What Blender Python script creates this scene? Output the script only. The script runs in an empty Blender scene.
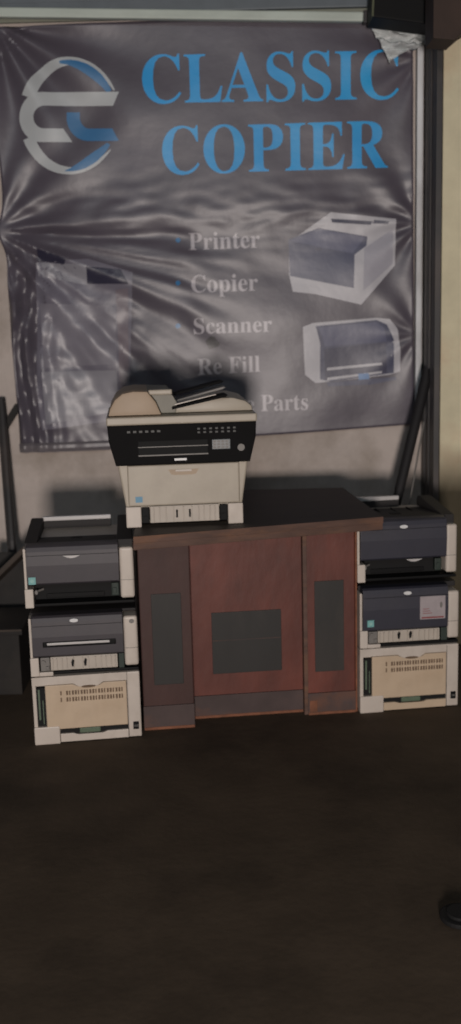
import bpy, bmesh, math, random
from mathutils import Vector, Matrix, noise

S = bpy.context.scene
COL = S.collection
R = math.radians

# ------------------------------------------------------------------ materials
def lin(c):
    return tuple((x/12.92 if x <= .04045 else ((x+.055)/1.055)**2.4) for x in [v/255 for v in c])

MATS = {}
def mat(name, rgb, rough=.6, metal=0., vary=.12, scale=14., dirt=None, dirt_amt=.0, bump=.0, bscale=60., spec=.5, stretch=None):
    """procedural: base colour with soft mottling, optional dirt patches and fine bump"""
    if name in MATS: return MATS[name]
    m = bpy.data.materials.new(name); m.use_nodes = True
    nt = m.node_tree; N = nt.nodes; L = nt.links
    b = N['Principled BSDF']
    b.inputs['Roughness'].default_value = rough
    b.inputs['Metallic'].default_value = metal
    b.inputs['Specular IOR Level'].default_value = spec
    tc = N.new('ShaderNodeTexCoord'); mp = N.new('ShaderNodeMapping')
    L.new(tc.outputs['Object'], mp.inputs['Vector'])
    if stretch: mp.inputs['Scale'].default_value = stretch
    n1 = N.new('ShaderNodeTexNoise'); n1.inputs['Scale'].default_value = scale; n1.inputs['Detail'].default_value = 6
    L.new(mp.outputs[0], n1.inputs['Vector'])
    c = lin(rgb)
    cr = N.new('ShaderNodeValToRGB')
    cr.color_ramp.elements[0].position = .3; cr.color_ramp.elements[1].position = .7
    cr.color_ramp.elements[0].color = tuple(x*(1-vary) for x in c)+(1,)
    cr.color_ramp.elements[1].color = tuple(min(1, x*(1+vary)) for x in c)+(1,)
    L.new(n1.outputs['Fac'], cr.inputs['Fac'])
    out = cr.outputs['Color']
    if dirt:
        n2 = N.new('ShaderNodeTexNoise'); n2.inputs['Scale'].default_value = scale*.35; n2.inputs['Detail'].default_value = 8
        n2.inputs['Roughness'].default_value = .65
        L.new(mp.outputs[0], n2.inputs['Vector'])
        r2 = N.new('ShaderNodeValToRGB')
        r2.color_ramp.elements[0].position = .48; r2.color_ramp.elements[1].position = .68
        r2.color_ramp.elements[0].color = (0,0,0,1); r2.color_ramp.elements[1].color = (dirt_amt,)*3+(1,)
        L.new(n2.outputs['Fac'], r2.inputs['Fac'])
        mx = N.new('ShaderNodeMix'); mx.data_type = 'RGBA'
        L.new(r2.outputs['Color'], mx.inputs['Factor'])
        L.new(out, mx.inputs['A']); mx.inputs['B'].default_value = lin(dirt)+(1,)
        out = mx.outputs['Result']
    L.new(out, b.inputs['Base Color'])
    if bump:
        n3 = N.new('ShaderNodeTexNoise'); n3.inputs['Scale'].default_value = bscale; n3.inputs['Detail'].default_value = 5
        L.new(mp.outputs[0], n3.inputs['Vector'])
        bp = N.new('ShaderNodeBump'); bp.inputs['Strength'].default_value = bump; bp.inputs['Distance'].default_value = .01
        L.new(n3.outputs['Fac'], bp.inputs['Height']); L.new(bp.outputs[0], b.inputs['Normal'])
    MATS[name] = m
    return m

M = dict(
    shell   = mat('aged_white_plastic', (206,195,184), .45, vary=.05, dirt=(150,135,118), dirt_amt=.35),
    tan     = mat('yellowed_plastic', (202,180,154), .5, vary=.05, dirt=(160,130,98), dirt_amt=.3),
    beige   = mat('beige_plastic', (178,168,152), .45, vary=.05, dirt=(140,125,108), dirt_amt=.3),
    hump    = mat('tan_plastic', (172,150,126), .5, vary=.05),
    char    = mat('charcoal_plastic', (66,62,67), .5, vary=.06, dirt=(84,78,78), dirt_amt=.3, bump=.05, bscale=400),
    navy    = mat('blue_charcoal_plastic', (52,52,63), .46, vary=.06, dirt=(70,68,74), dirt_amt=.3, bump=.05, bscale=400),
    topdark = mat('dark_cover_plastic', (38,35,35), .7, vary=.08, dirt=(50,46,44), dirt_amt=.3),
    dark    = mat('black_plastic', (15,15,16), .6, spec=.2),
    gloss   = mat('glossy_black_plastic', (18,17,18), .7, spec=.12),
    black   = mat('cavity_black', (10,10,11), .8),
    grey    = mat('mid_grey_plastic', (120,116,112), .5),
    ribbed  = mat('ribbed_cassette_plastic', (188,178,166), .5, vary=.06),
    greenish= mat('dull_green_part', (96,112,92), .6),
    sticker = mat('pale_cyan_sticker', (120,178,176), .5, vary=.04),
    bsticker= mat('pale_blue_sticker', (96,150,180), .5, vary=.04),
    badge   = mat('silver_badge', (226,226,226), .35, vary=.02),
    chrome  = mat('pale_handle', (200,196,194), .3, vary=.02),
    paper   = mat('grey_paper_label', (168,158,160), .7, vary=.08, scale=40),
    red     = mat('red_print', (140,60,60), .7),
    lcd     = mat('lcd_grey', (104,108,110), .3),
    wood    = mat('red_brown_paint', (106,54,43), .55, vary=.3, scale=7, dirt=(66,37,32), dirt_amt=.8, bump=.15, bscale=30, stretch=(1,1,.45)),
    wood_shaded   = mat('shaded_red_brown_paint', (66,39,34), .6, vary=.22, scale=8, dirt=(56,36,32), dirt_amt=.7, bump=.15, bscale=30, stretch=(1,1,.4)),  # the red-brown paint darkened, so the left pedestal's shade sits in its colour
    panel   = mat('dark_inset_board', (44,42,40), .6, vary=.12, scale=12, dirt=(78,70,64), dirt_amt=.35, stretch=(1,1,.3)),
    plinth  = mat('scuffed_plinth', (78,64,62), .7, vary=.2, scale=9, dirt=(132,80,50), dirt_amt=.6),
    raw     = mat('raw_wood_edge', (128,80,56), .7, vary=.3, scale=30),
    dtop    = mat('dark_worn_top', (62,52,48), .62, vary=.15, scale=10, dirt=(40,34,32), dirt_amt=.6, stretch=(.6,1,1)),
    edge    = mat('worn_desk_edge', (92,68,58), .65, vary=.25, scale=12, dirt=(152,104,68), dirt_amt=.55, stretch=(.6,1,3)),
    steel   = mat('dark_painted_steel', (56,54,54), .5, vary=.12, dirt=(92,80,74), dirt_amt=.5, scale=8),
    rail    = mat('dull_galvanised_rail', (206,216,206), .5, vary=.1, scale=6, dirt=(120,122,112), dirt_amt=.5, stretch=(.3,1,1)),
    strip   = mat('weathered_white_strip', (238,240,242), .5, vary=.1, scale=12, dirt=(130,126,122), dirt_amt=.6, stretch=(1,1,.3)),
    soot    = mat('sooty_board', (28,25,23), .7, vary=.2, dirt=(56,50,44), dirt_amt=.5),
    plank   = mat('dull_old_plank', (70,60,52), .7, vary=.2, scale=8, dirt=(44,38,34), dirt_amt=.6),
    plastic = mat('crumpled_white_plastic', (222,226,226), .4, vary=.08, scale=20),
    cord    = mat('pale_cord', (196,190,186), .6),
)

# ------------------------------------------------------------------ mesh helpers
def bx(bm, x0, x1, y0, y1, z0, z1, bev=0., seg=2):
    vs = [bm.verts.new((x, y, z)) for x in (x0, x1) for y in (y0, y1) for z in (z0, z1)]
    F = [(0,1,3,2),(4,6,7,5),(0,4,5,1),(2,3,7,6),(0,2,6,4),(1,5,7,3)]
    fs = [bm.faces.new([vs[i] for i in f]) for f in F]
    if bev:
        es = list({e for f in fs for e in f.edges})
        bmesh.ops.bevel(bm, geom=es, offset=bev, segments=seg, profile=.6, affect='EDGES')
    return bm

def prism(bm, prof, x0, x1, axis='x', bev=0.):
    """extrude a closed profile; axis x: prof is (y,z); axis y: prof is (x,z); axis z: prof is (x,y)"""
    def P(a, b, t): return {'x': (t,a,b), 'y': (a,t,b), 'z': (a,b,t)}[axis]
    A = [bm.verts.new(P(a, b, x0)) for a, b in prof]; B = [bm.verts.new(P(a, b, x1)) for a, b in prof]
    n = len(prof)
    fs = [bm.faces.new(A), bm.faces.new(B[::-1])]
    for i in range(n): fs.append(bm.faces.new((A[i], B[i], B[(i+1) % n], A[(i+1) % n])))
    if bev:
        es = list({e for f in fs[:2] for e in f.edges})
        bmesh.ops.bevel(bm, geom=es, offset=bev, segments=2, profile=.6, affect='EDGES')
    return bm

def tube(bm, pts, r, n=10):
    """round tube through points, radius a number or one per point"""
    pts = [Vector(p) for p in pts]; rings = []
    for i, p in enumerate(pts):
        d = (pts[min(i+1, len(pts)-1)] - pts[max(i-1, 0)]).normalized()
        a = d.cross(Vector((0,0,1)) if abs(d.z) < .9 else Vector((1,0,0))).normalized(); b = d.cross(a)
        rr = r[i] if isinstance(r, (list, tuple)) else r
        rings.append([bm.verts.new(p + (a*math.cos(2*math.pi*k/n) + b*math.sin(2*math.pi*k/n))*rr) for k in range(n)])
    for A, B in zip(rings, rings[1:]):
        for k in range(n): bm.faces.new((A[k], A[(k+1) % n], B[(k+1) % n], B[k]))
    bm.faces.new(rings[0][::-1]); bm.faces.new(rings[-1])
    return bm

def bar(bm, a, b, w, t, side=None):
    """rectangular bar from a to b, width w along side vector, thickness t"""
    a, b = Vector(a), Vector(b); d = (b-a).normalized()
    s = Vector(side) if side else Vector((1,0,0)); s = (s - d*s.dot(d)).normalized(); u = d.cross(s)
    q = [(-1,-1),(1,-1),(1,1),(-1,1)]
    A = [bm.verts.new(a + s*w/2*i + u*t/2*j) for i, j in q]; B = [bm.verts.new(b + s*w/2*i + u*t/2*j) for i, j in q]
    fs = [bm.faces.new(A[::-1]), bm.faces.new(B)] + [bm.faces.new((A[i], A[(i+1) % 4], B[(i+1) % 4], B[i])) for i in range(4)]
    bmesh.ops.bevel(bm, geom=list({e for f in fs for e in f.edges}), offset=min(w, t)*.15, segments=2, affect='EDGES')
    return bm

def oval(bm, cx, cz, rx, rz, y0, y1, n=20):
    return prism(bm, [(cx+rx*math.cos(2*math.pi*k/n), cz+rz*math.sin(2*math.pi*k/n)) for k in range(n)], y0, y1, 'y')

def obj(name, bm, m, parent=None, smooth=False, label=None):
    bmesh.ops.recalc_face_normals(bm, faces=bm.faces[:])
    me = bpy.data.meshes.new(name); bm.to_mesh(me); bm.free()
    if m: me.materials.append(m)
    o = bpy.data.objects.new(name, me); COL.objects.link(o)
    if smooth:
        for p in me.polygons: p.use_smooth = True
        if hasattr(me, 'set_sharp_from_angle'): me.set_sharp_from_angle(angle=R(35))
    if parent: o.parent = parent
    if label: o['label'] = label
    return o

def tag(o, label, cat, group=None):
    o['label'] = label; o['category'] = cat
    if group: o['group'] = group
    return o

def thing(name, label, cat, loc=(0,0,0), rz=0, group=None):
    o = bpy.data.objects.new(name, None); COL.objects.link(o)
    o.location = loc; o.rotation_euler = (0,0,rz)
    return tag(o, label, cat, group)

def struct(name, bm, m):
    o = obj(name, bm, m); o['kind'] = 'structure'; return o

def nb(): return bmesh.new()
def box(*a, **k): return bx(nb(), *a, **k)

# printed artwork of the banner: outlines in metres, x along the wall and z up
ART = [
 ('logo_grey', 'lg', [(-0.828,2.367),(-0.816,2.391),(-0.802,2.414),(-0.786,2.435),(-0.767,2.454),(-0.747,2.470),(-0.726,2.484),(-0.703,2.495),(-0.679,2.503),(-0.655,2.509),(-0.630,2.511),(-0.606,2.510),(-0.582,2.506),(-0.558,2.498),(-0.536,2.489),(-0.515,2.476),(-0.495,2.460),(-0.477,2.442),(-0.462,2.422),(-0.448,2.400),(-0.437,2.376),(-0.443,2.373),(-0.458,2.394),(-0.473,2.413),(-0.490,2.430),(-0.509,2.445),(-0.528,2.457),(-0.548,2.466),(-0.568,2.473),(-0.589,2.477),(-0.610,2.478),(-0.631,2.476),(-0.651,2.472),(-0.670,2.466),(-0.688,2.457),(-0.706,2.446),(-0.721,2.433),(-0.736,2.418),(-0.748,2.401),(-0.758,2.384),(-0.767,2.365),(-0.774,2.345)]),
 ('logo_blue', 'lb', [(-0.663,2.495),(-0.650,2.497),(-0.637,2.498),(-0.625,2.498),(-0.612,2.498),(-0.599,2.496),(-0.586,2.494),(-0.573,2.490),(-0.561,2.486),(-0.549,2.481),(-0.537,2.475),(-0.526,2.468),(-0.515,2.460),(-0.505,2.452),(-0.495,2.443),(-0.486,2.433),(-0.478,2.422),(-0.470,2.411),(-0.463,2.399),(-0.456,2.387),(-0.451,2.374),(-0.470,2.365),(-0.481,2.377),(-0.492,2.389),(-0.503,2.399),(-0.514,2.408),(-0.524,2.417),(-0.535,2.425),(-0.546,2.433),(-0.557,2.441),(-0.568,2.448),(-0.579,2.455),(-0.591,2.462),(-0.604,2.468),(-0.617,2.474),(-0.631,2.479),(-0.646,2.482),(-0.662,2.485)]),
 ('logo_grey', 'lg', [(-0.421,2.368),(-0.448,2.313),(-0.739,2.321),(-0.748,2.319),(-0.759,2.315),(-0.769,2.308),(-0.777,2.299),(-0.783,2.288),(-0.785,2.276),(-0.784,2.264),(-0.780,2.253),(-0.773,2.243),(-0.764,2.236),(-0.753,2.231),(-0.741,2.229),(-0.662,2.227),(-0.626,2.172),(-0.752,2.175),(-0.770,2.176),(-0.786,2.181),(-0.802,2.189),(-0.815,2.199),(-0.827,2.212),(-0.836,2.227),(-0.842,2.243),(-0.846,2.260),(-0.846,2.278),(-0.844,2.295),(-0.838,2.312),(-0.830,2.328),(-0.819,2.342),(-0.806,2.354),(-0.791,2.364),(-0.775,2.371),(-0.758,2.375),(-0.741,2.376),(-0.550,2.371)]),
 ('logo_blue', 'lb', [(-0.645,2.293),(-0.590,2.292),(-0.591,2.268),(-0.590,2.260),(-0.587,2.252),(-0.584,2.245),(-0.579,2.239),(-0.574,2.234),(-0.569,2.230),(-0.562,2.227),(-0.556,2.226),(-0.456,2.223),(-0.430,2.172),(-0.560,2.175),(-0.576,2.177),(-0.589,2.181),(-0.601,2.187),(-0.612,2.194),(-0.622,2.204),(-0.630,2.214),(-0.637,2.226),(-0.642,2.239),(-0.645,2.253),(-0.646,2.267),(-0.645,2.281)]),
 ('logo_grey', 'lg', [(-0.834,2.186),(-0.826,2.164),(-0.814,2.142),(-0.801,2.123),(-0.786,2.104),(-0.770,2.088),(-0.751,2.074),(-0.732,2.062),(-0.711,2.053),(-0.689,2.046),(-0.667,2.042),(-0.644,2.040),(-0.622,2.041),(-0.599,2.045),(-0.577,2.051),(-0.555,2.060),(-0.534,2.071),(-0.515,2.084),(-0.497,2.100),(-0.480,2.118),(-0.465,2.137),(-0.468,2.139),(-0.487,2.124),(-0.505,2.110),(-0.524,2.097),(-0.544,2.087),(-0.563,2.079),(-0.583,2.073),(-0.604,2.070),(-0.623,2.069),(-0.643,2.070),(-0.662,2.074),(-0.680,2.079),(-0.697,2.087),(-0.714,2.097),(-0.729,2.108),(-0.742,2.122),(-0.754,2.136),(-0.764,2.152),(-0.773,2.169),(-0.780,2.187),(-0.785,2.206)]),
 ('logo_blue', 'lb', [(-0.467,2.158),(-0.474,2.147),(-0.481,2.137),(-0.488,2.128),(-0.496,2.119),(-0.505,2.110),(-0.514,2.102),(-0.523,2.094),(-0.533,2.087),(-0.542,2.081),(-0.553,2.075),(-0.563,2.070),(-0.574,2.065),(-0.585,2.061),(-0.596,2.058),(-0.607,2.056),(-0.618,2.054),(-0.629,2.053),(-0.641,2.053),(-0.652,2.053),(-0.663,2.054),(-0.663,2.057),(-0.648,2.062),(-0.635,2.068),(-0.623,2.075),(-0.611,2.082),(-0.600,2.089),(-0.589,2.096),(-0.579,2.103),(-0.569,2.110),(-0.559,2.116),(-0.549,2.123),(-0.539,2.129),(-0.528,2.136),(-0.517,2.142),(-0.505,2.150),(-0.493,2.157),(-0.481,2.166)]),
 ('p1', 'pw', [(0.344,1.779),(0.462,1.858),(0.742,1.823),(0.738,1.629),(0.591,1.466),(0.393,1.516),(0.295,1.529),(0.281,1.596),(0.281,1.736)]),
 ('p1', 'pd', [(0.279,1.749),(0.409,1.794),(0.620,1.753),(0.615,1.715),(0.563,1.678),(0.559,1.537),(0.284,1.596)]),
 ('p1', 'pm', [(0.284,1.744),(0.409,1.789),(0.610,1.751),(0.555,1.684)]),
 ('p1', 'pd2', [(0.462,1.831),(0.641,1.816),(0.633,1.801),(0.468,1.815)]),
 ('p1', 'pd2', [(0.647,1.821),(0.712,1.814),(0.707,1.802),(0.641,1.807)]),
 ('p1', 'pd2', [(0.393,1.711),(0.422,1.708),(0.419,1.697),(0.393,1.701)]),
 ('p1', 'pg', [(0.605,1.703),(0.729,1.782),(0.728,1.636),(0.599,1.524)]),
 ('p2', 'pw', [(0.336,1.377),(0.379,1.393),(0.657,1.408),(0.716,1.401),(0.750,1.357),(0.763,1.258),(0.761,1.173),(0.717,1.160),(0.429,1.135),(0.389,1.132),(0.343,1.170)]),
 ('p2', 'pd', [(0.392,1.379),(0.657,1.399),(0.703,1.378),(0.734,1.312),(0.734,1.167),(0.456,1.137),(0.409,1.148),(0.411,1.307)]),
 ('p2', 'pm', [(0.405,1.373),(0.657,1.390),(0.690,1.365),(0.703,1.306),(0.431,1.291),(0.420,1.333)]),
 ('p2', 'pd2', [(0.428,1.280),(0.699,1.300),(0.703,1.167),(0.432,1.141)]),
 ('p2', 'pw', [(0.441,1.197),(0.681,1.214),(0.681,1.204),(0.440,1.185)]),
 ('p2', 'pw', [(0.440,1.154),(0.681,1.177),(0.681,1.168),(0.440,1.142)]),
 ('p2', 'lb2', [(0.577,1.168),(0.623,1.169),(0.627,1.140),(0.579,1.136)]),
 ('p2', 'pd', [(0.437,1.134),(0.743,1.150),(0.744,1.137),(0.630,1.119),(0.443,1.116)]),
 ('c', 'c1', [(-0.810,1.681),(-0.585,1.691),(-0.395,1.629),(-0.439,0.997),(-0.822,0.955),(-0.838,1.111)]),
 ('c', 'c2', [(-0.810,1.681),(-0.592,1.667),(-0.591,1.579),(-0.803,1.623)]),
 ('c', 'c3', [(-0.801,1.738),(-0.678,1.694),(-0.688,1.669),(-0.804,1.689)]),
 ('c', 'c3', [(-0.592,1.659),(-0.445,1.642),(-0.414,1.580),(-0.596,1.585)]),
 ('c', 'c4', [(-0.806,1.507),(-0.477,1.490),(-0.480,1.238),(-0.797,1.229)]),
 ('c', 'c2', [(-0.810,1.212),(-0.481,1.212),(-0.484,1.032),(-0.806,0.980)]),
 ('c', 'c5', [(-0.472,1.556),(-0.418,1.563),(-0.434,1.100),(-0.470,1.067)]),
 ('stain', 'st', [(-0.026,1.317),(-0.033,1.303),(-0.053,1.297),(-0.075,1.290),(-0.082,1.310),(-0.091,1.326),(-0.068,1.347),(-0.049,1.344),(-0.040,1.329)]),
 ('bullet', 'lb', [(-0.184,1.759),(-0.187,1.751),(-0.195,1.748),(-0.203,1.752),(-0.206,1.759),(-0.202,1.767),(-0.194,1.770),(-0.187,1.767)]),
 ('bullet', 'lb', [(-0.190,1.578),(-0.193,1.571),(-0.201,1.567),(-0.209,1.571),(-0.212,1.579),(-0.209,1.586),(-0.201,1.589),(-0.193,1.586)]),
 ('bullet', 'lb', [(-0.196,1.395),(-0.200,1.387),(-0.208,1.384),(-0.216,1.387),(-0.219,1.395),(-0.215,1.403),(-0.207,1.406),(-0.199,1.403)]),
]
TEXTS = [
 ('CLASSIC', -0.3223, 2.3195, 0.7527, 2.3127, 0.1859, 'tb'),
 ('COPIER', -0.2491, 2.031, 0.7069, 2.0355, 0.1863, 'tb'),
 ('Printer', -0.1489, 1.7161, 0.1566, 1.7188, 0.0689, 'tw'),
 ('Copier', -0.144, 1.5367, 0.1442, 1.5378, 0.0699, 'tw'),
 ('Scanner', -0.1389, 1.3589, 0.2016, 1.3609, 0.0644, 'tw'),
 ('Re Fill', -0.127, 1.1807, 0.1457, 1.1889, 0.0675, 'tw'),
 ('Spare Parts', -0.1057, 1.0129, 0.3544, 1.0164, 0.0684, 'tw'),
]

# ------------------------------------------------------------------ room
WALL_Y = 4.90
def wall_mat(name, base, dirt, low, zlow, soft=.03, vary=.12, bump=.25):
    """plaster with blotches; below zlow the colour blends softly into low"""
    m = bpy.data.materials.new(name); m.use_nodes = True
    nt = m.node_tree; N = nt.nodes; L = nt.links; b = N['Principled BSDF']; b.inputs['Roughness'].default_value = .8
    tc = N.new('ShaderNodeTexCoord')
    def noise_ramp(sc, lo, hi, a, c, det=7, w=0):
        n = N.new('ShaderNodeTexNoise'); n.inputs['Scale'].default_value = sc; n.inputs['Detail'].default_value = det
        n.inputs['Roughness'].default_value = .62
        L.new(tc.outputs['Object'], n.inputs['Vector'])
        r = N.new('ShaderNodeValToRGB'); r.color_ramp.elements[0].position = lo; r.color_ramp.elements[1].position = hi
        r.color_ramp.elements[0].color = a; r.color_ramp.elements[1].color = c
        L.new(n.outputs['Fac'], r.inputs['Fac']); return n, r
    c = lin(base)
    n1, r1 = noise_ramp(5, .3, .7, tuple(x*(1-vary) for x in c)+(1,), tuple(min(1, x*(1+vary)) for x in c)+(1,))
    n2, r2 = noise_ramp(2.6, .5, .72, (0,0,0,1), (.7,.7,.7,1))
    mx = N.new('ShaderNodeMix'); mx.data_type = 'RGBA'
    L.new(r2.outputs[0], mx.inputs['Factor']); L.new(r1.outputs[0], mx.inputs['A']); mx.inputs['B'].default_value = lin(dirt)+(1,)
    out = mx.outputs['Result']
    if zlow is not None:
        sp = N.new('ShaderNodeSeparateXYZ'); L.new(tc.outputs['Object'], sp.inputs[0])
        n3 = N.new('ShaderNodeTexNoise'); n3.inputs['Scale'].default_value = 9; L.new(tc.outputs['Object'], n3.inputs['Vector'])
        ad = N.new('ShaderNodeMath'); ad.operation = 'MULTIPLY_ADD'; L.new(n3.outputs['Fac'], ad.inputs[0]); ad.inputs[1].default_value = .05
        L.new(sp.outputs['Z'], ad.inputs[2])
        mr = N.new('ShaderNodeMapRange'); L.new(ad.outputs[0], mr.inputs['Value'])
        mr.inputs['From Min'].default_value = zlow-soft+.025; mr.inputs['From Max'].default_value = zlow+soft+.025
        mr.inputs['To Min'].default_value = 1; mr.inputs['To Max'].default_value = 0
        m2 = N.new('ShaderNodeMix'); m2.data_type = 'RGBA'
        L.new(mr.outputs[0], m2.inputs['Factor']); L.new(out, m2.inputs['A']); m2.inputs['B'].default_value = lin(low)+(1,)
        out = m2.outputs['Result']
    L.new(out, b.inputs['Base Color'])
    n4 = N.new('ShaderNodeTexNoise'); n4.inputs['Scale'].default_value = 22; n4.inputs['Detail'].default_value = 8
    L.new(tc.outputs['Object'], n4.inputs['Vector'])
    bp = N.new('ShaderNodeBump'); bp.inputs['Strength'].default_value = bump; bp.inputs['Distance'].default_value = .02
    L.new(n4.outputs['Fac'], bp.inputs['Height']); L.new(bp.outputs[0], b.inputs['Normal'])
    return m

M['wallb'] = wall_mat('stained_plaster', (206,194,186), (150,136,122), (120,112,104), None)
M['wallr'] = wall_mat('cream_painted_wall', (230,220,188), (214,182,152), (74,66,48), .78, soft=.10)
M['floor'] = mat('dark_stained_concrete', (84,72,60), .8, vary=.16, scale=5, dirt=(48,42,36), dirt_amt=.6, bump=.12, bscale=35, spec=.2)

struct('wall_back', box(-1.9, 1.2, WALL_Y, WALL_Y+.12, 0, 3.0), M['wallb'])
struct('wall_right', box(.889, 1.9, 4.60, WALL_Y, 0, 3.0, .004), M['wallr'])
struct('floor', box(-3.2, 3.0, -3.2, WALL_Y+.12, -.08, 0), M['floor'])

# steel channel in the corner where the back wall meets the right wall
st = nb()
bx(st, .862, .887, 4.598, 4.61, 0, 2.62, .003); bx(st, .862, .874, 4.61, 4.895, 0, 2.62, .003)
bx(st, .858, .8625, 4.70, 4.715, 0, 2.62, .001); bx(st, .858, .8625, 4.80, 4.812, 0, 2.62, .001)
p = obj('corner_channel', st, M['steel']); tag(p, 'dark steel shutter channel standing in the corner beside the cream wall', 'steel channel')

# white strip beside the banner
s = nb(); bx(s, .827, .850, 4.845, 4.897, .95, 2.53, .004); bx(s, .8505, .858, 4.875, 4.897, .95, 2.53, .003)
tag(obj('frame_strip', s, M['strip']), 'narrow weathered white upright strip along the right edge of the banner', 'strip')

# top rail, two lengths of channel, slightly out of level
r = thing('top_rail', 'pale greyish-green metal rail running above the banner', 'rail', (-.14, 4.80, 2.6475), 0); r.rotation_euler = (0, R(2.1), 0)
obj('rail_tube', bx(nb(), -1.0, .735, -.02, .02, -.019, .019, .007, 3), M['rail'], r)
obj('rail_flange', bx(nb(), -1.0, .735, .02, .03, -.010, .016, .003), M['rail'], r)
obj('rail_end_cap', bx(nb(), .735, .752, -.026, .03, -.024, .024, .004), M['steel'], r)
hd = nb()
bx(hd, -1.3, .70, 4.836, 4.897, 2.671, 2.99, .006)
for k in range(5): bx(hd, -1.3, .70, 4.833, 4.838, 2.72+k*.05, 2.74+k*.05, .002)
tag(obj('shutter_housing', hd, mat('blue_grey_sheet', (104,112,118), .5, vary=.08)), 'blue-grey sheet metal shutter housing at the very top above the pale rail', 'shutter housing')

tag(obj('hanging_batten', bx(nb(), -1.1, .72, 4.84, 4.858, 2.6465, 2.668, .004), mat('olive_grey_batten', (140,142,128), .6, scale=6, stretch=(.3,1,1))), 'thin olive-grey batten just under the pale rail from which the banner hangs', 'batten')
# dark hanging box and timber at the top right
d = thing('hanging_box', 'black box hanging over the top right corner of the banner', 'box', (.72, 4.62, 2.56))
prm = prism(nb(), [(-.12,.0),(.115,-.035),(.13,.02),(.14,.32),(-.105,.36)], -.09, .09, 'y', .006); obj('box_shell', prm, M['dark'], d)
obj('box_edge', bar(nb(), (-.122,-.094,.0), (-.108,-.094,.34), .008, .008), mat('dull_olive_edge', (86,90,66), .6), d)
t = prism(nb(), [(.782,2.416),(.862,2.408),(.90,2.445),(1.02,2.50),(1.02,2.8),(.782,2.8)], 4.25, 4.42, 'y', .004)
tag(obj('corner_timber', t, mat('dark_brown_timber', (60,44,36), .7, vary=.2, scale=10)), 'dark brown timber block set across the top right corner', 'timber')

# ------------------------------------------------------------------ banner
BY = 4.862
def sm(a, b, x):
    t = max(0, min(1, (x-a)/(b-a))); return t*t*(3-2*t)
def drape(x, z):
    """how far the sheet stands off towards the room (m)"""
    d = 0.
    # folds fanning out of the tie at the left edge
    dx, dz = x+.985, z-1.815; r = math.hypot(dx, dz)+1e-4; th = math.atan2(dz, dx)
    fall = math.exp(-r/.62)
    wob = noise.noise(Vector((x*2.2, z*2.2, 3.)))
    d += .017*fall*sm(.02,.2,r)*math.sin(13*th+2.2*wob)*(1-.6*sm(-.2,.5,th))
    d += .006*math.exp(-r/.9)*sm(.05,.25,r)*math.sin(27*th+4*wob)*sm(.3,-.1,th)
    # long streaks pulled out of the same tie, running down to the right
    w = sm(.08,.35,r)*sm(1.35,.7,r)*sm(.12,-.15,th)
    d += .0075*w*noise.noise(Vector((th*9, r*1.6, 3.3))) + .0035*w*noise.noise(Vector((th*24, r*3.2, 8.1)))
    # folds out of the top left corner
    dx, dz = x+.93, z-2.66; r = math.hypot(dx, dz)+1e-4; th = math.atan2(dz, dx)
    d += .022*math.exp(-r/.42)*sm(.02,.15,r)*math.sin(11*th+1.2)
    # bottom left corner gathers upright pleats
    w = sm(-.66,-.92,x)*sm(1.85,1.5,z)
    d += .011*w*math.sin(95*(x+.06*noise.noise(Vector((0,z*2,1.)))))
    # slanting creases across the lower left half
    s = (x*.52+z*.85)
    w = sm(1.95,1.6,z)*sm(.35,-.25,x)
    d += .0016*w*math.sin(44*s+5*noise.noise(Vector((x*2.5,z*2.5,7.))))*(.5+noise.noise(Vector((x*4,z*4,11.))))*1.6
    # short level ripples around the middle height
    w = math.exp(-((z-1.86)/.13)**2)
    d += .0024*w*noise.noise(Vector((x*9, z*26, 5.)))*2
    # slack under the top rail and gentle bellies
    d += .006*noise.noise(Vector((x*2.1, z*3.1, 9.))) + .0020*noise.noise(Vector((x*6, z*7, 2.)))
    # cloth crumpled over the printed copier
    w = sm(1.65,1.45,z)*sm(-.30,-.45,x)
    d += .0030*w*noise.noise(Vector((x*14+z*5, z*20, 4.)))*2
    # pull from the right edge ties
    for (tx, tz, k) in ((.845,1.80,1.), (.845,1.33,.7), (.84,2.47,.8)):
        dx, dz = tx-x, z-tz; r = math.hypot(dx, dz)+1e-4; th = math.atan2(dz, dx)
        d += k*.007*math.exp(-r/.3)*sm(.01,.1,r)*math.sin(9*th+.8)
    return max(-.022, min(.03, d))

def edge_map(u, v):
    """u 0..1 left to right, v 0..1 bottom to top -> x, z of the sheet"""
    zb = .888 + .05*u - .014*math.sin(math.pi*u)
    zt = 2.636 - .04*sm(.75,1,u) + .008*math.sin(math.pi*u)
    z = zb + (zt-zb)*v
    xl = -.955 + .02*abs(math.sin(math.pi*v*1.05)) - .03*math.exp(-((z-1.815)/.07)**2) + .025*sm(1.5,.9,z)
    xr = .824 - .014*v
    return xl + (xr-xl)*u, z

def banner_mat(name, rgb, rough=.37, vary=.08):
    m = mat(name, rgb, rough, vary=vary, scale=5, dirt=tuple(min(255,int(c*1.14)+10) for c in rgb), dirt_amt=.35, bump=.10, bscale=16, spec=.55)
    return m
BMAT = banner_mat('banner_vinyl', (91,85,95))
INK = dict(lg=(196,200,202), lb=(62,124,176), lb2=(100,140,190), pw=(196,194,200), pg=(176,174,184), pd=(82,84,108), pm=(98,100,126),
           pd2=(64,64,88), c1=(120,116,128), c2=(150,148,156), c3=(56,54,72), c4=(136,132,142), c5=(128,118,126), st=(42,38,42), tb=(40,168,240), tw=(190,184,190))
def ink(k): return banner_mat('print_'+{'lg':'light_grey','lb':'blue','lb2':'soft_blue','pw':'pale','pg':'pale_grey','pd':'slate','pm':'mid_slate','pd2':'deep_slate','c1':'faint_grey','c2':'faint_pale','c3':'faint_dark','c4':'faint_mid','c5':'faint_side','st':'black_smudge','tb':'sky_blue','tw':'off_white'}[k], INK[k])

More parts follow.
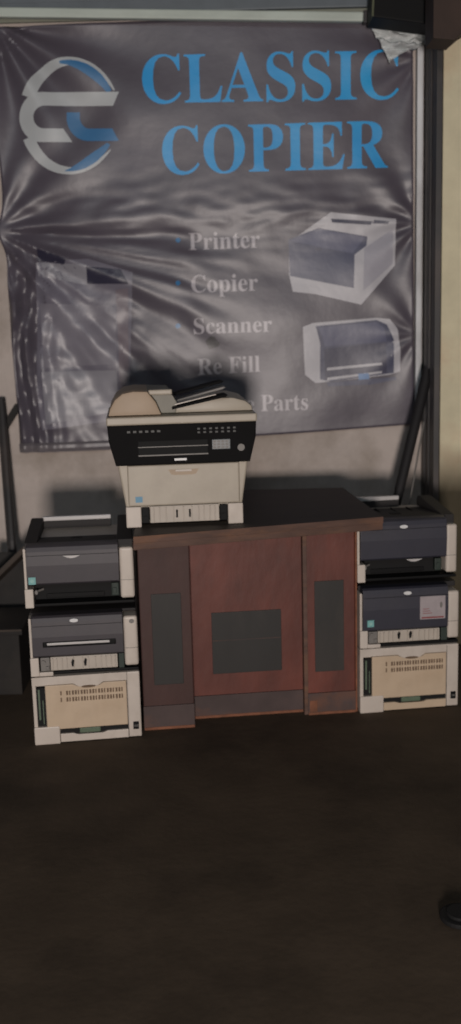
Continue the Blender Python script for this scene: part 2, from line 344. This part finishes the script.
ban = thing('banner', 'large dark grey-purple vinyl banner with blue CLASSIC COPIER lettering hung on the back wall', 'banner', (0, BY, .9))
def world_to_ban(v): return (v[0], v[1]-BY, v[2]-.9)
b = nb(); NU, NV = 170, 165; G = []
for j in range(NV+1):
    row = []
    for i in range(NU+1):
        x, z = edge_map(i/NU, j/NV); row.append(b.verts.new(world_to_ban((x, BY-drape(x, z), z))))
    G.append(row)
for j in range(NV):
    for i in range(NU): b.faces.new((G[j][i], G[j][i+1], G[j+1][i+1], G[j+1][i]))
sheet = obj('vinyl_sheet', b, BMAT, ban, smooth=True)
so = sheet.modifiers.new('thick', 'SOLIDIFY'); so.thickness = .0012; so.offset = 1 if sheet.data.polygons[0].normal.y > 0 else -1
# folded hem along the foot
for (xa, xb, nm) in ((0., .30, 'bottom_hem'),):
    b = nb(); n = 60; rows = []
    for i in range(n+1):
        x, z = edge_map(xa+(xb-xa)*i/n, 0); y = BY-drape(x, z)-.004
        rows.append([b.verts.new(world_to_ban((x, y+dy, z+dz))) for dy, dz in ((.0,.012),(-.012,.002),(-.014,-.012),(-.004,-.03),(.01,-.03),(.012,.004))])
    for A, B in zip(rows, rows[1:]):
        for k in range(6): b.faces.new((A[k], A[(k+1)%6], B[(k+1)%6], B[k]))
    b.faces.new(rows[0]); b.faces.new(rows[-1][::-1])
    obj(nm, b, banner_mat('banner_hem', (120,114,118)), ban, smooth=True)

def lay(bm, off):
    """cut flat artwork (x,0,z) along a fine grid and lay it on the sheet"""
    xs = [v.co.x for v in bm.verts]; zs = [v.co.z for v in bm.verts]
    st = .016
    for k in range(int((max(xs)-min(xs))/st)+1):
        bmesh.ops.bisect_plane(bm, geom=bm.verts[:]+bm.edges[:]+bm.faces[:], plane_co=(min(xs)+k*st+.003,0,0), plane_no=(1,0,0))
    for k in range(int((max(zs)-min(zs))/st)+1):
        bmesh.ops.bisect_plane(bm, geom=bm.verts[:]+bm.edges[:]+bm.faces[:], plane_co=(0,0,min(zs)+k*st+.003), plane_no=(0,0,1))
    bmesh.ops.triangulate(bm, faces=bm.faces[:])
    for v in bm.verts:
        x, z = v.co.x, v.co.z
        v.co = Vector(world_to_ban((x, BY-drape(x, z)-off, z)))
    return bm

def flat(pts):
    bm = nb()
    f = bm.faces.new([bm.verts.new((x, 0, z)) for x, z in pts]); f.normal_update()
    bmesh.ops.triangulate(bm, faces=[f], ngon_method='EAR_CLIP')
    return bm

names = {'logo_grey':'logo_band', 'logo_blue':'logo_blue_band', 'p1':'printed_printer', 'p2':'printed_small_printer', 'c':'printed_copier', 'stain':'smudge', 'bullet':'bullet_dot'}
layer = {}
for ai, (nm, c, pts) in enumerate(ART):
    if nm in ('p1', 'p2', 'c'):                      # one picture, its inks laid over each other
        k = layer.get(nm, 0); layer[nm] = k+1
        o = obj(names[nm] if k == 0 else {'p1':'ink_patch','p2':'ink_patch','c':'ink_patch'}[nm], lay(flat(pts), .0012+.0005*k), ink(c), ban if k == 0 else layer[nm+'o'], smooth=True)
        if k == 0: layer[nm+'o'] = o
    else:
        off = .0045 if nm == 'stain' else .0014+.0006*(ai % 6)
        obj(names[nm], lay(flat(pts), off), ink(c), ban, smooth=True)

def bold(s):
    return ''.join(chr(0x1D400+ord(c)-65) if c.isupper() else chr(0x1D41A+ord(c)-97) if c.islower() else c for c in s)
for s, x0, z0, x1, z1, h, c in TEXTS:
    cu = bpy.data.curves.new('lettering', 'FONT'); cu.body = bold(s); cu.resolution_u = 4; cu.size = 1
    to = bpy.data.objects.new('lettering', cu); COL.objects.link(to)
    bpy.context.view_layer.update()
    me = bpy.data.meshes.new_from_object(to.evaluated_get(bpy.context.evaluated_depsgraph_get()))
    bpy.data.objects.remove(to); 
    bm = nb(); bm.from_mesh(me); bpy.data.meshes.remove(me)
    xs = [v.co.x for v in bm.verts]; ax, bx_ = min(xs), max(xs)
    caph = .66
    for v in bm.verts:
        t = (v.co.x-ax)/(bx_-ax)
        v.co = Vector((x0+(x1-x0)*t, 0, z0+(z1-z0)*t + v.co.y/caph*h))
    obj('heading_lettering' if c == 'tb' else 'service_lettering', lay(bm, .0016), ink(c), ban)
for (x, z) in ((-.985,1.815),):
    k = nb(); tube(k, [(x, BY-.9*0-.012-BY, z-.9), (x+(.02 if x > 0 else -.05), -.01, z+.012-.9)], .004); tube(k, [(x-.012, -.016, z-.9), (x+.012, -.016, z+.006-.9)], .007)
    obj('tie_cord', k, M['cord'], ban)

# crumpled white plastic caught over the banner corner
b = nb(); n = 26; G = []
for j in range(n+1):
    row = []
    for i in range(n+1):
        u, v = i/n, j/n
        # top edge runs under the black box, foot narrows to a hanging point
        xt = .622+.235*u; zt = 2.575-.01*u
        xb = .700+.150*u**1.3; zb = 2.432+.070*u**.7
        x = xb+(xt-xb)*v; z = zb+(zt-zb)*v
        q = noise.noise(Vector((u*5, v*5, 1.)))*.035 + abs(noise.noise(Vector((u*3+v*4, v*1.5, 6.))))*.05
        row.append(b.verts.new((x, 4.77-q, z+.012*noise.noise(Vector((u*6,v*3,3.))))))
    G.append(row)
for j in range(n):
    for i in range(n): b.faces.new((G[j][i], G[j][i+1], G[j+1][i+1], G[j+1][i]))
pb = obj('plastic_sheet', b, M['plastic'], smooth=True); pb.modifiers.new('t', 'SOLIDIFY').thickness = .002
tag(pb, 'crumpled white plastic sheet bunched at the top right corner of the banner', 'plastic sheet')

# ------------------------------------------------------------------ desk
DA = R(6.2)
desk = thing('desk', 'low red-brown wooden desk with dark inset boards between the printer stacks', 'desk', (.05, 3.80, 0), DA)
def wl(x, y):      # world -> desk local
    dx, dy = x-.05, y-3.80; c, s = math.cos(DA), math.sin(DA); return (dx*c+dy*s, -dx*s+dy*c)
tp = [wl(-.322,3.535), wl(.531,3.762), wl(.458,4.38), wl(-.36,4.40)]
obj('desktop', prism(nb(), tp, .724, .745, 'z', .003), M['dtop'], desk)
a, c_ = Vector(tp[0]), Vector(tp[1]); dd = (c_-a).normalized(); nn = Vector((-dd.y, dd.x))
q = [a+nn*.002, c_+nn*.002, c_+nn*.024, a+nn*.024]
obj('front_edging', prism(nb(), [tuple(v) for v in q], .698, .7235, 'z', .002), M['edge'], desk)
obj('edge_lipping', prism(nb(), [tuple(v) for v in (a-nn*.004, c_-nn*.004, c_+nn*.0, a+nn*.0)], .722, .7455, 'z', .0015), M['edge'], desk)
def ped(x0, x1, yf, yb, m, name):
    o = obj(name, bx(nb(), x0, x1, yf, yb, 0, .7235, .004), m, desk); return o
lp = ped(-.384, -.203, -.042, .50, M['wood_shaded'], 'pedestal')
cp = ped(-.201, .2145, .036, .058, M['wood'], 'modesty_panel')
rp = ped(.2165, .394, .0, .50, M['wood'], 'pedestal')
obj('inset_board', bx(nb(), -.343, -.238, -.0455, -.040, .165, .498, .0015), M['panel'], lp)
obj('inset_board', bx(nb(), -.126, .128, .0325, .038, .165, .396, .0015), M['panel'], cp)
obj('inset_seam', bx(nb(), -.124, .126, .0315, .034, .290, .292), M['plinth'], cp)
obj('inset_board', bx(nb(), .245, .352, -.0035, .002, .162, .502, .0015), M['panel'], rp)
for x0, x1, y, z1, pp in ((-.385,-.203,-.049,.088,lp), (-.201,.2145,.029,.085,cp), (.2165,.394,-.008,.082,rp)):
    obj('plinth_board', bx(nb(), x0, x1, y, y+.0075, .0, z1, .002), M['plinth'], pp)
    obj('worn_foot_edge', bx(nb(), x0+.001, x1-.001, y-.002, y+.001, .0, .010, .001), M['raw'], pp)
obj('corner_post', bx(nb(), .2035, .2185, -.004, .030, .0, .7, .002), M['edge'], desk)
obj('worn_foot_patch', bx(nb(), .222, .25, -.0095, -.0075, .012, .055, .001), M['raw'], rp)
obj('side_trim', bx(nb(), .3945, .4005, -.004, .012, .0, .70, .001), M['raw'], desk)

# ------------------------------------------------------------------ printers
W, D = .37, .37
def rear_printer(label, loc, rz):
    t = thing('laser_printer', label, 'printer', loc, rz, 'printers stacked beside the desk')
    H = .243
    b = nb()                                   # shell: plates and frame around the rear openings
    bx(b, -.185, .185, .02, D, .003, H-.004, .008)
    bx(b, -.185, -.172, 0, .03, .06, H, .003); bx(b, .140, .185, -.002, .03, .004, H, .005)
    prism(b, [(-.185,H),(-.185,.214),(-.045,.214),(-.022,.200),(.038,.200),(.058,.214),(.14,.214),(.14,H)], -.001, .03, 'y')
    body = obj('body', b, M['shell'], t)
    cv = prism(nb(), [(-.141,.052),(.138,.052),(.138,.2125),(.059,.2125),(.038,.1985),(-.022,.1985),(-.046,.2125),(-.141,.2125)], -.004, .024, 'y', .003)
    cover = obj('rear_cover', cv, M['tan'], t)
    vn = nb()
    for r_ in (.184, .160):
        for k in range(22):
            if k in (1,): continue
            x = -.090+k*.0100
            bx(vn, x, x+(.0066 if k % 3 else .0046), -.0052, -.002, r_-.0085, r_+.0065)
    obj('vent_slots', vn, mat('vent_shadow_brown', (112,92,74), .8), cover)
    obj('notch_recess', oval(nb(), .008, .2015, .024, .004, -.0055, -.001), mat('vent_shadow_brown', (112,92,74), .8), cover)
    obj('side_slot', bx(nb(), -.171, -.143, -.001, .022, .068, .205), M['black'], t)
    b = nb(); bx(b, -.166, -.160, -.003, .0, .09, .20); bx(b, -.152, -.149, -.003, 0, .075, .16)
    obj('slot_latch', b, M['greenish'], t)
    cb = nb(); bx(cb, -.186, -.098, -.007, .03, .0, .064, .004); bx(cb, -.112, -.107, -.009, -.006, .034, .040)
    obj('corner_block', cb, M['shell'], t)
    obj('duplex_opening', bx(nb(), -.0965, .139, .006, .022, .030, .0515), M['black'], t)
    g = nb(); bx(g, -.030, .042, -.002, .01, .032, .050, .003)
    for k in range(6): bx(g, -.024+k*.011, -.018+k*.011, -.004, -.001, .035, .046, .001)
    obj('duplex_latch', g, M['greenish'], t)
    prism(b := nb(), [(-.0965,.004),(.139,.004),(.139,.034),(.066,.034),(.048,.027),(-.036,.027),(-.052,.034),(-.0965,.034)], -.003, .02, 'y', .002)
    obj('duplex_tray', b, M['shell'] if loc[0] < 0 else M['tan'], t)
    b = nb(); bx(b, .156, .176, -.0045, .0, .032, .060, .002)
    i = obj('power_inlet', b, M['dark'], t); b = nb()
    for x in (.161, .166, .171): bx(b, x-.001, x+.001, -.006, -.004, .042, .050)
    obj('inlet_pin', b, M['grey'], i)
    obj('column_seam', bx(nb(), .1405, .1415, -.0035, .0, .006, .238), M['grey'], t)
    return t

def front_printer(label, loc, rz, cm, top, ztop=.215, zbot=.08, cassette=False, handle=None, badge=None, sticker=None, slot=False, paper=False, bar_x=None, topm=None, under=False, button=False, side_x=.135):
    t = thing('laser_printer', label, 'printer', loc, rz, 'printers stacked beside the desk')
    b = nb()                                    # shell: floor, back, left cheek
    bx(b, -.182, .182, .10, D, .0, .205, .006)
    bx(b, -.185, -.176, .004, .12, .0, .205, .003)
    obj('body', b, M['shell'], t)
    obj('base_pan', bx(nb(), -.180, .184, .012, .102, .0, .010, .003), M['dark'], t)
    # side panel
    b = nb(); bx(b, side_x+.002, .185, .008, .13, .018, .196, .010, 3)
    sp = obj('side_panel', b, M['shell'], t, smooth=False)
    obj('panel_seam', bx(nb(), side_x+.004, .184, .0068, .0095, .082, .0835), M['grey'], sp)
    if button: obj('round_button', oval(nb(), .166, .178, .009, .007, .004, .009), M['grey'], sp)
    # front cover, softly bulged, rolling back into the top
    prof = [(.002,zbot),(-.004,zbot+.006),(-.007,(zbot+ztop)/2),(-.005,ztop-.02),(.0,ztop-.006),(.010,ztop),(.05,ztop+.001),(.05,ztop-.03),(.02,zbot+.03),(.02,zbot)]
    if slot:
        b = nb(); prism(b, prof, -.175, side_x, 'x', .002)
        cover = obj('front_cover', b, cm, t)
        obj('tray_slot', bx(nb(), -.140, .110, -.0085, -.003, .104, .124, .004), M['dark'], cover)
        obj('slot_highlight', bx(nb(), -.125, .088, -.0115, -.0082, .112, .120, .0015), M['chrome'], cover)  # pale bar standing in for the white highlight along the slot
    else:
        b = nb(); prism(b, prof, -.175, side_x, 'x', .002)
        cover = obj('front_cover', b, cm, t)
    obj('cover_seam', bx(nb(), -.172, side_x-.003, -.0066, -.004, ztop-.034, ztop-.0325), M['dark'], cover)
    if handle:
        hx, hz, hw = handle; n = 14
        pr = [(hx-hw+2*hw*k/n, hz) for k in range(n+1)] + [(hx+hw-2*hw*k/n, hz-.009*math.sin(math.pi*k/n)) for k in range(1, n)]
        obj('handle', prism(nb(), pr, -.0115, -.005, 'y'), M['chrome'], cover)
    if badge: obj('badge', oval(nb(), badge[0], badge[1], .0145, .0065, -.0095, -.004), M['badge'], cover)
    if sticker:
        s = obj('sticker', bx(nb(), sticker[0], sticker[0]+.024, -.0088, -.0045, sticker[1], sticker[1]+.025), M['sticker'], cover)
        q = nb(); prism(q, [(sticker[0]+.012+.007*math.cos(k*math.pi/3), sticker[1]+.0125+.007*math.sin(k*math.pi/3)) for k in range(6)], -.0094, -.0086, 'y')
        obj('sticker_mark', q, mat('sticker_mark', (150,196,190), .5), s)
    if paper:
        s = obj('paper_label', bx(nb(), .034, .128, -.0098, -.0045, .100, .186, .001), M['paper'], cover)
        q = nb(); bx(q, .040, .122, -.0104, -.0094, .104, .109); 
        for k in range(3): bx(q, .044, .078-.006*k, -.0104, -.0094, .122+.008*k, .124+.008*k)
        obj('label_print', q, M['red'], s)
        obj('label_mark', oval(nb(), .112, .152, .005, .011, -.0104, -.0094), M['grey'], s)
    # lower front
    b = nb(); bx(b, -.186, -.157, -.003, .05, .0, .066, .003)
    if cassette: bx(b, -.157, -.110, -.002, .02, .0, .014, .002)
    obj('corner_block', b, M['shell'], t)
    obj('cassette_bay', bx(nb(), -.157, side_x, .075, .10, .010, zbot+.01), M['black'], t)
    if cassette:
        c = nb(); bx(c, -.118, .112, .006, .03, .016, zbot-.004, .002)
        for k, x in enumerate([-.112,-.098,-.080,-.064,-.040,-.010,.010,.034,.054,.070,.088,.102]):
            bx(c, x, x+.004, .0, .008, .018, zbot-.008, .001)
        cs = obj('paper_cassette', c, M['ribbed'], t)
        for x in (-.045, -.002): 
            g = nb(); prism(g, [(x,.030),(x+.006,.030),(x+.009,.052),(x+.003,.056),(x-.002,.045)], -.002, .002, 'y'); obj('cassette_clip', g, M['dark'], cs)
        g = nb(); bx(g, -.152, -.120, .004, .02, .016, zbot-.004, .002); oval(g, -.142, .048, .008, .008, -.002, .006); bx(g, -.134, -.122, -.002, .006, .02, .034, .002)
        obj('left_clutch', g, M['grey'], t)
        g = nb(); bx(g, .116, side_x, .002, .02, .014, zbot-.002, .002); obj('right_latch', g, mat('dark_green_plastic', (42,54,48), .6), t)
    else:
        g = nb(); oval(g, -.150, .046, .005, .008, .03, .05); tube(g, [(-.150,.045,.046), (-.128,.06,.05)], .004); obj('left_roller', g, M['grey'], t)
        g = nb(); bx(g, side_x-.03, side_x-.004, .04, .06, .02, .066, .004); bx(g, side_x-.026, side_x-.012, .034, .041, .03, .05, .002); obj('right_latch', g, mat('dark_green_plastic', (42,54,48), .6), t)
        g = nb(); bx(g, -.12, .08, .068, .0745, .014, .030, .002)
        obj('inner_guide', g, M['dark'], t)
    # top: two wings and a paper tray dipping to the rear
    if top:
        tm = topm or M['topdark']
        b = nb(); zr = .246; zl = .229 if under else zr
        prism(b, [(.045,.19),(.045,ztop+.0012),(.33,zl),(.355,zl-.003),(.368,zl-.02),(.368,.19)], -.184, -.140, 'x', .003)
        prism(b, [(.045,.19),(.045,ztop+.0012),(.33,zr),(.355,zr-.003),(.368,zr-.02),(.368,.19)], side_x-.005, .184, 'x', .003)
        prism(b, [(.045,.19),(.045,ztop+.0012),(.10,ztop-.002),(.25,ztop-.016),(.33,ztop-.020),(.343,ztop-.02),(.343,.19)], -.141, side_x-.004, 'x')
        tc = obj('top_cover', b, tm, t)
        g = nb()
        for k in range(4): bx(g, -.11+k*.062, -.107+k*.062, .10, .30, ztop-.02, ztop-.012)
        bx(g, -.03, .01, .12, .15, ztop-.008, ztop-.002, .003)
        obj('tray_rib', g, M['dark'], tc)
        x0, x1 = bar_x or (-.146, .105)
        g = nb(); bx(g, x0, x1, .344, .362, .19, .2315, .002); obj('rear_panel', g, tm, tc); g = nb(); bx(g, x0, x1, .343, .363, .232, .2475, .003); obj('tray_lip', g, M['chrome'], tc)
    else:
        obj('top_cover', bx(nb(), -.182, .182, .048, D, .203, ztop+.0015, .004), M['topdark'], t)
    return t

LR, LY = R(7.3), (-.515, 3.628)
def at(base, ang, dx, dy, z): c, s = math.cos(ang), math.sin(ang); return (base[0]+dx*c-dy*s, base[1]+dx*s+dy*c, z)
rear_printer('cream printer with tan vented cover on the floor, bottom of the left stack', (*LY, 0), LR)
front_printer('grey printer with a long front slot and ribbed cassette, middle of the left stack', at(LY, LR, 0, .002, .245), R(5.5), M['char'], False, ztop=.212, zbot=.068, cassette=True, badge=(-.030,.196), slot=True, button=True)
front_printer('charcoal printer with cyan sticker and empty tray bay, topmost of the left stack', at(LY, LR, -.004, -.004, .490), R(4.5), M['char'], True, handle=(-.022,.180,.029), sticker=(-.170,.084))
RR, RY = R(7.0), (.640, 3.845)
rear_printer('cream printer with tan vented cover on the floor, bottom of the right stack', (*RY, 0), RR)
front_printer('dark blue-grey printer with pale paper label, middle of the right stack', at(RY, RR, .002, .0, .245), R(6), M['navy'], False, ztop=.222, zbot=.064, cassette=True, badge=(-.012,.202), sticker=(-.160,.082), paper=True, side_x=.140)
front_printer('dark printer with plain front and empty tray bay, topmost of the right stack', at(RY, RR, -.0045, .010, .490), R(6.5), M['navy'], True, ztop=.2245, zbot=.080, badge=(-.018,.200), handle=(.02,.080,.03), bar_x=(-.112,.060), side_x=.142, under=True)

# ------------------------------------------------------------------ multifunction copier on the desk
mf = thing('multifunction_printer', 'beige multifunction copier with dark control band and document feeder on the desk', 'copier', (-.156, 3.692, .7462), R(4.6))
b = nb(); prism(b, [(-.198,.06),(.198,.06),(.222,.22),(-.222,.22)], .012, .40, 'y', .006); bx(b, -.198, .198, .05, .40, .004, .07, .004)
body = obj('body', b, M['beige'], mf)
for sx in (-1, 1):
    x0, x1 = sorted((sx*.200, sx*.148))
    obj('corner_block', bx(nb(), x0, x1, -.004, .06, .0, .072, .004), M['shell'], mf)
obj('front_cover', bx(nb(), -.190, .190, -.010, .02, .074, .214, .006, 3), M['beige'], mf)
fc = bpy.data.objects['front_cover.004'] if 'front_cover.004' in bpy.data.objects else None
hp = [(-.052,.197),(.052,.197),(.042,.181),(.03,.178),(-.03,.178),(-.042,.181)]
obj('handle_recess', prism(nb(), hp, -.0118, -.0095, 'y'), M['hump'], mf)
obj('handle_lip', bx(nb(), -.028, .028, -.0135, -.0095, .189, .197, .002), M['shell'], mf)
s = obj('sticker', bx(nb(), -.166, -.142, -.0118, -.0095, .088, .108), M['bsticker'], mf)
obj('lower_seam', bx(nb(), -.146, .146, -.002, .02, .0725, .0745), M['dark'], mf)
c = nb(); bx(c, -.118, .118, .006, .03, .012, .070, .002)
for x in (-.108,-.088,-.066,-.040,-.006,.022,.046,.064,.084,.102): bx(c, x, x+.004, .0, .008, .014, .066, .001)
cs = obj('paper_cassette', c, M['ribbed'], mf)
for x in (-.030, .014): obj('cassette_clip', prism(nb(), [(x,.030),(x+.006,.030),(x+.006,.056),(x,.056)], -.003, .002, 'y'), M['dark'], cs)
for sx in (-1, 1):
    x0, x1 = sorted((sx*.120, sx*.147)); g = nb(); bx(g, x0, x1, .002, .03, .012, .068, .003); oval(g, (x0+x1)/2, .030, .009, .009, -.004, .004); obj('side_latch', g, M['dark'], mf)
# dark output and control block
b = nb(); prism(b, [(-.226,.216),(.226,.216),(.247,.30),(.250,.352),(-.250,.352),(-.247,.30)], -.022, .37, 'y', .005)
cb = obj('control_block', b, M['gloss'], mf)
obj('output_recess', bx(nb(), -.150, .085, -.0245, -.018, .250, .298, .003), M['black'], cb)
g = nb(); bx(g, -.150, .085, -.030, -.0225, .247, .252, .001); bx(g, -.150, .085, -.026, -.0225, .276, .279); obj('output_lip', g, M['grey'], cb)
obj('display', bx(nb(), .098, .160, -.0265, -.018, .262, .296, .002), M['lcd'], cb)
g = nb()
for r_ in range(3):
    for k in range(4): bx(g, .102+k*.014, .111+k*.014, -.0278, -.026, .266+r_*.010, .272+r_*.010)
obj('display_line', g, M['grey'], cb)
obj('start_button', oval(nb(), .196, .266, .012, .012, -.0265, -.018), M['grey'], cb)
g = nb()
for k in range(6): bx(g, -.185+k*.020, -.173+k*.020, -.0250, -.018, .326, .334, .001)
for r_ in range(2):
    for k in range(7): bx(g, .05+k*.020, .060+k*.020, -.0250, -.018, .318+r_*.012, .325+r_*.012, .001)
obj('button_row', g, mat('dim_button_grey', (66,66,64), .5), cb)
obj('badge', bx(nb(), -.030, .012, -.0248, -.018, .2285, .2365, .001), M['badge'], cb)
b = nb(); bx(b, -.252, .252, -.030, .375, .3525, .380, .006, 3); bx(b, -.003, .003, -.0315, -.028, .356, .377)
obj('scanner_rim', b, M['beige'], mf)
hx = [(-.246,.3805),(-.240,.405),(-.222,.436),(-.196,.456),(-.160,.463),(-.112,.461),(-.084,.425),(-.066,.3805)]
b = nb(); prism(b, hx, .01, .33, 'y', .010); hm = obj('feeder_cover', b, M['hump'], mf, smooth=True)
b = nb(); prism(b, [(-.108,.3805),(-.112,.461),(-.040,.457),(-.026,.440),(-.010,.415),(-.016,.3805)], .05, .32, 'y', .004); obj('feeder_gate', b, mat('feeder_grey', (124,120,108), .5), mf)
obj('gate_bar', bx(nb(), -.108, -.028, .03, .06, .446, .464, .005), M['beige'], mf)
b = nb(); prism(b, [(-.02,.3805),(.246,.3805),(.244,.398),(.222,.416),(.180,.428),(.10,.430),(-.02,.405)], .05, .36, 'y', .010); obj('scanner_lid', b, M['beige'], mf, smooth=True)
for k, (za, zb, y) in enumerate(((.396,.432,.02), (.408,.452,.11), (.424,.466,.20))):
    b = nb(); prism(b, [(-.030,za),(.150,zb),(.160,zb+.006),(.150,zb+.009),(-.03,za+.008)], y, y+.085, 'y', .002)
    obj('paper_tray', b, M['gloss'] if k != 1 else M['grey'], mf)
obj('stack_papers', prism(nb(), [(-.02,.410),(.12,.440),(.12,.443),(-.02,.4135)], .03, .20, 'y'), M['shell'], mf)

# ------------------------------------------------------------------ clutter at the edges
u = nb(); tube(u, [(.842,4.66,1.195),(.834,4.65,1.14),(.785,4.59,.98),(.675,4.46,.62),(.56,4.42,.02)], [.014,.023,.022,.020,.008], 12)
um = thing('folded_umbrella', 'long black folded umbrella leaning on the wall behind the right stack', 'umbrella', (.60, 4.45, 0))
for v in u.verts: v.co -= Vector((.60, 4.45, 0))
obj('canopy', u, mat('black_cloth', (30,28,30), .7), um, smooth=True)
obj('shaft', tube(nb(), [(.215,.12,.98),(.12,-.04,.60)], .004), M['grey'], um)

lb = thing('low_chest', 'low dark wooden chest half out of view left of the left stack', 'chest', (-1.12, 4.26, 0))
obj('carcass', bx(nb(), -.24, .285, -.15, .15, .0, .245, .004), M['soot'], lb)
obj('lid', bx(nb(), -.25, .30, -.16, .16, .2455, .270, .003), M['soot'], lb)
obj('edge_strip', bx(nb(), -.25, .30, -.164, -.160, .262, .270, .001), M['plank'], lb)
p1 = bar(nb(), (-1.06,4.24,.325), (-.83,4.36,.53), .09, .02, (.0,-1.,.3)); tag(obj('wooden_plank', p1, M['plank']), 'dull brown plank lying slanted on the low chest at left edge', 'plank')
p2 = bar(nb(), (-.93,4.46,.01), (-.90,4.56,.47), .22, .025, (1,0,0)); tag(obj('black_board', p2, M['soot']), 'sooty black board standing slanted behind the brown plank', 'board')
p3 = tube(nb(), [(-.935,4.62,.015),(-.952,4.66,.50),(-1.0,4.86,1.10)], .020, 10); tag(obj('leaning_pole', p3, M['steel']), 'dark pole leaning on the wall at the left edge of view', 'pole')
p4 = bar(nb(), (-1.12,4.80,.62), (-.925,4.868,1.075), .03, .03, (0,0,1)) if False else bar(nb(), (-1.06,4.862,.87), (-.925,4.876,1.068), .03, .03, (1,0,0))
tag(obj('wall_bracket', p4, M['soot']), 'short dark bar fixed slanting on the wall left of the banner foot', 'bracket')
cap = nb()
prism(cap, [(.052*math.cos(k*math.pi/14), .052*math.sin(k*math.pi/14)) for k in range(28)], 0, .012, 'z', .003)
prism(cap, [(.036*math.cos(k*math.pi/14), .036*math.sin(k*math.pi/14)) for k in range(28)], .012, .020, 'z', .002)
co = obj('round_cap', cap, M['black']); co.location = (.538, 2.452, .0005); tag(co, 'small round black cap lying on the bare floor near the right edge', 'cap')

# ------------------------------------------------------------------ light: the open shop front behind the viewer
w = bpy.data.worlds.new('world'); S.world = w; w.use_nodes = True
w.node_tree.nodes['Background'].inputs[0].default_value = (.62,.70,.78,1); w.node_tree.nodes['Background'].inputs[1].default_value = .05
def area(name, loc, target, sx, sy, power, col):
    l = bpy.data.lights.new(name, 'AREA'); l.shape = 'RECTANGLE'; l.size = sx; l.size_y = sy; l.energy = power; l.color = col
    o = bpy.data.objects.new(name, l); COL.objects.link(o); o.location = loc
    o.rotation_euler = (Vector(target)-Vector(loc)).to_track_quat('-Z', 'Y').to_euler(); return o
area('doorway_light', (-.05,-2.6,.98), (0,4.9,1.0), .45, .55, 200, (1,.90,.84))
area('street_sky_light', (-.4,-2.8,3.4), (0,4.9,2.2), 2.2, .8, 30, (.80,.92,1.0))

# ------------------------------------------------------------------ camera
F, P, RHO = 1100., R(10.9), R(1.5)
cam = bpy.data.cameras.new('camera'); cam.sensor_fit = 'VERTICAL'; cam.sensor_height = 36; cam.lens = F/1024*36
fw = Vector((0, math.cos(P), -math.sin(P))); up = Vector((0, math.sin(P), math.cos(P))); rt = Vector((1,0,0))
r_ = rt*math.cos(RHO) - up*math.sin(RHO); u_ = rt*math.sin(RHO) + up*math.cos(RHO)
co = bpy.data.objects.new('camera', cam); COL.objects.link(co)
mw = Matrix((r_, u_, -fw)).transposed().to_4x4(); mw.translation = (0,0,1.5); co.matrix_world = mw
cam.clip_start = .05
cam.dof.use_dof = True; cam.dof.focus_distance = 3.1; cam.dof.aperture_fstop = 2.2   # the photograph is slightly soft
S.camera = co
vs = S.view_settings; S.display_settings.display_device = 'sRGB'
vs.view_transform = 'Standard'; vs.look = 'None'; vs.exposure = 0; vs.gamma = 1; vs.use_curve_mapping = False
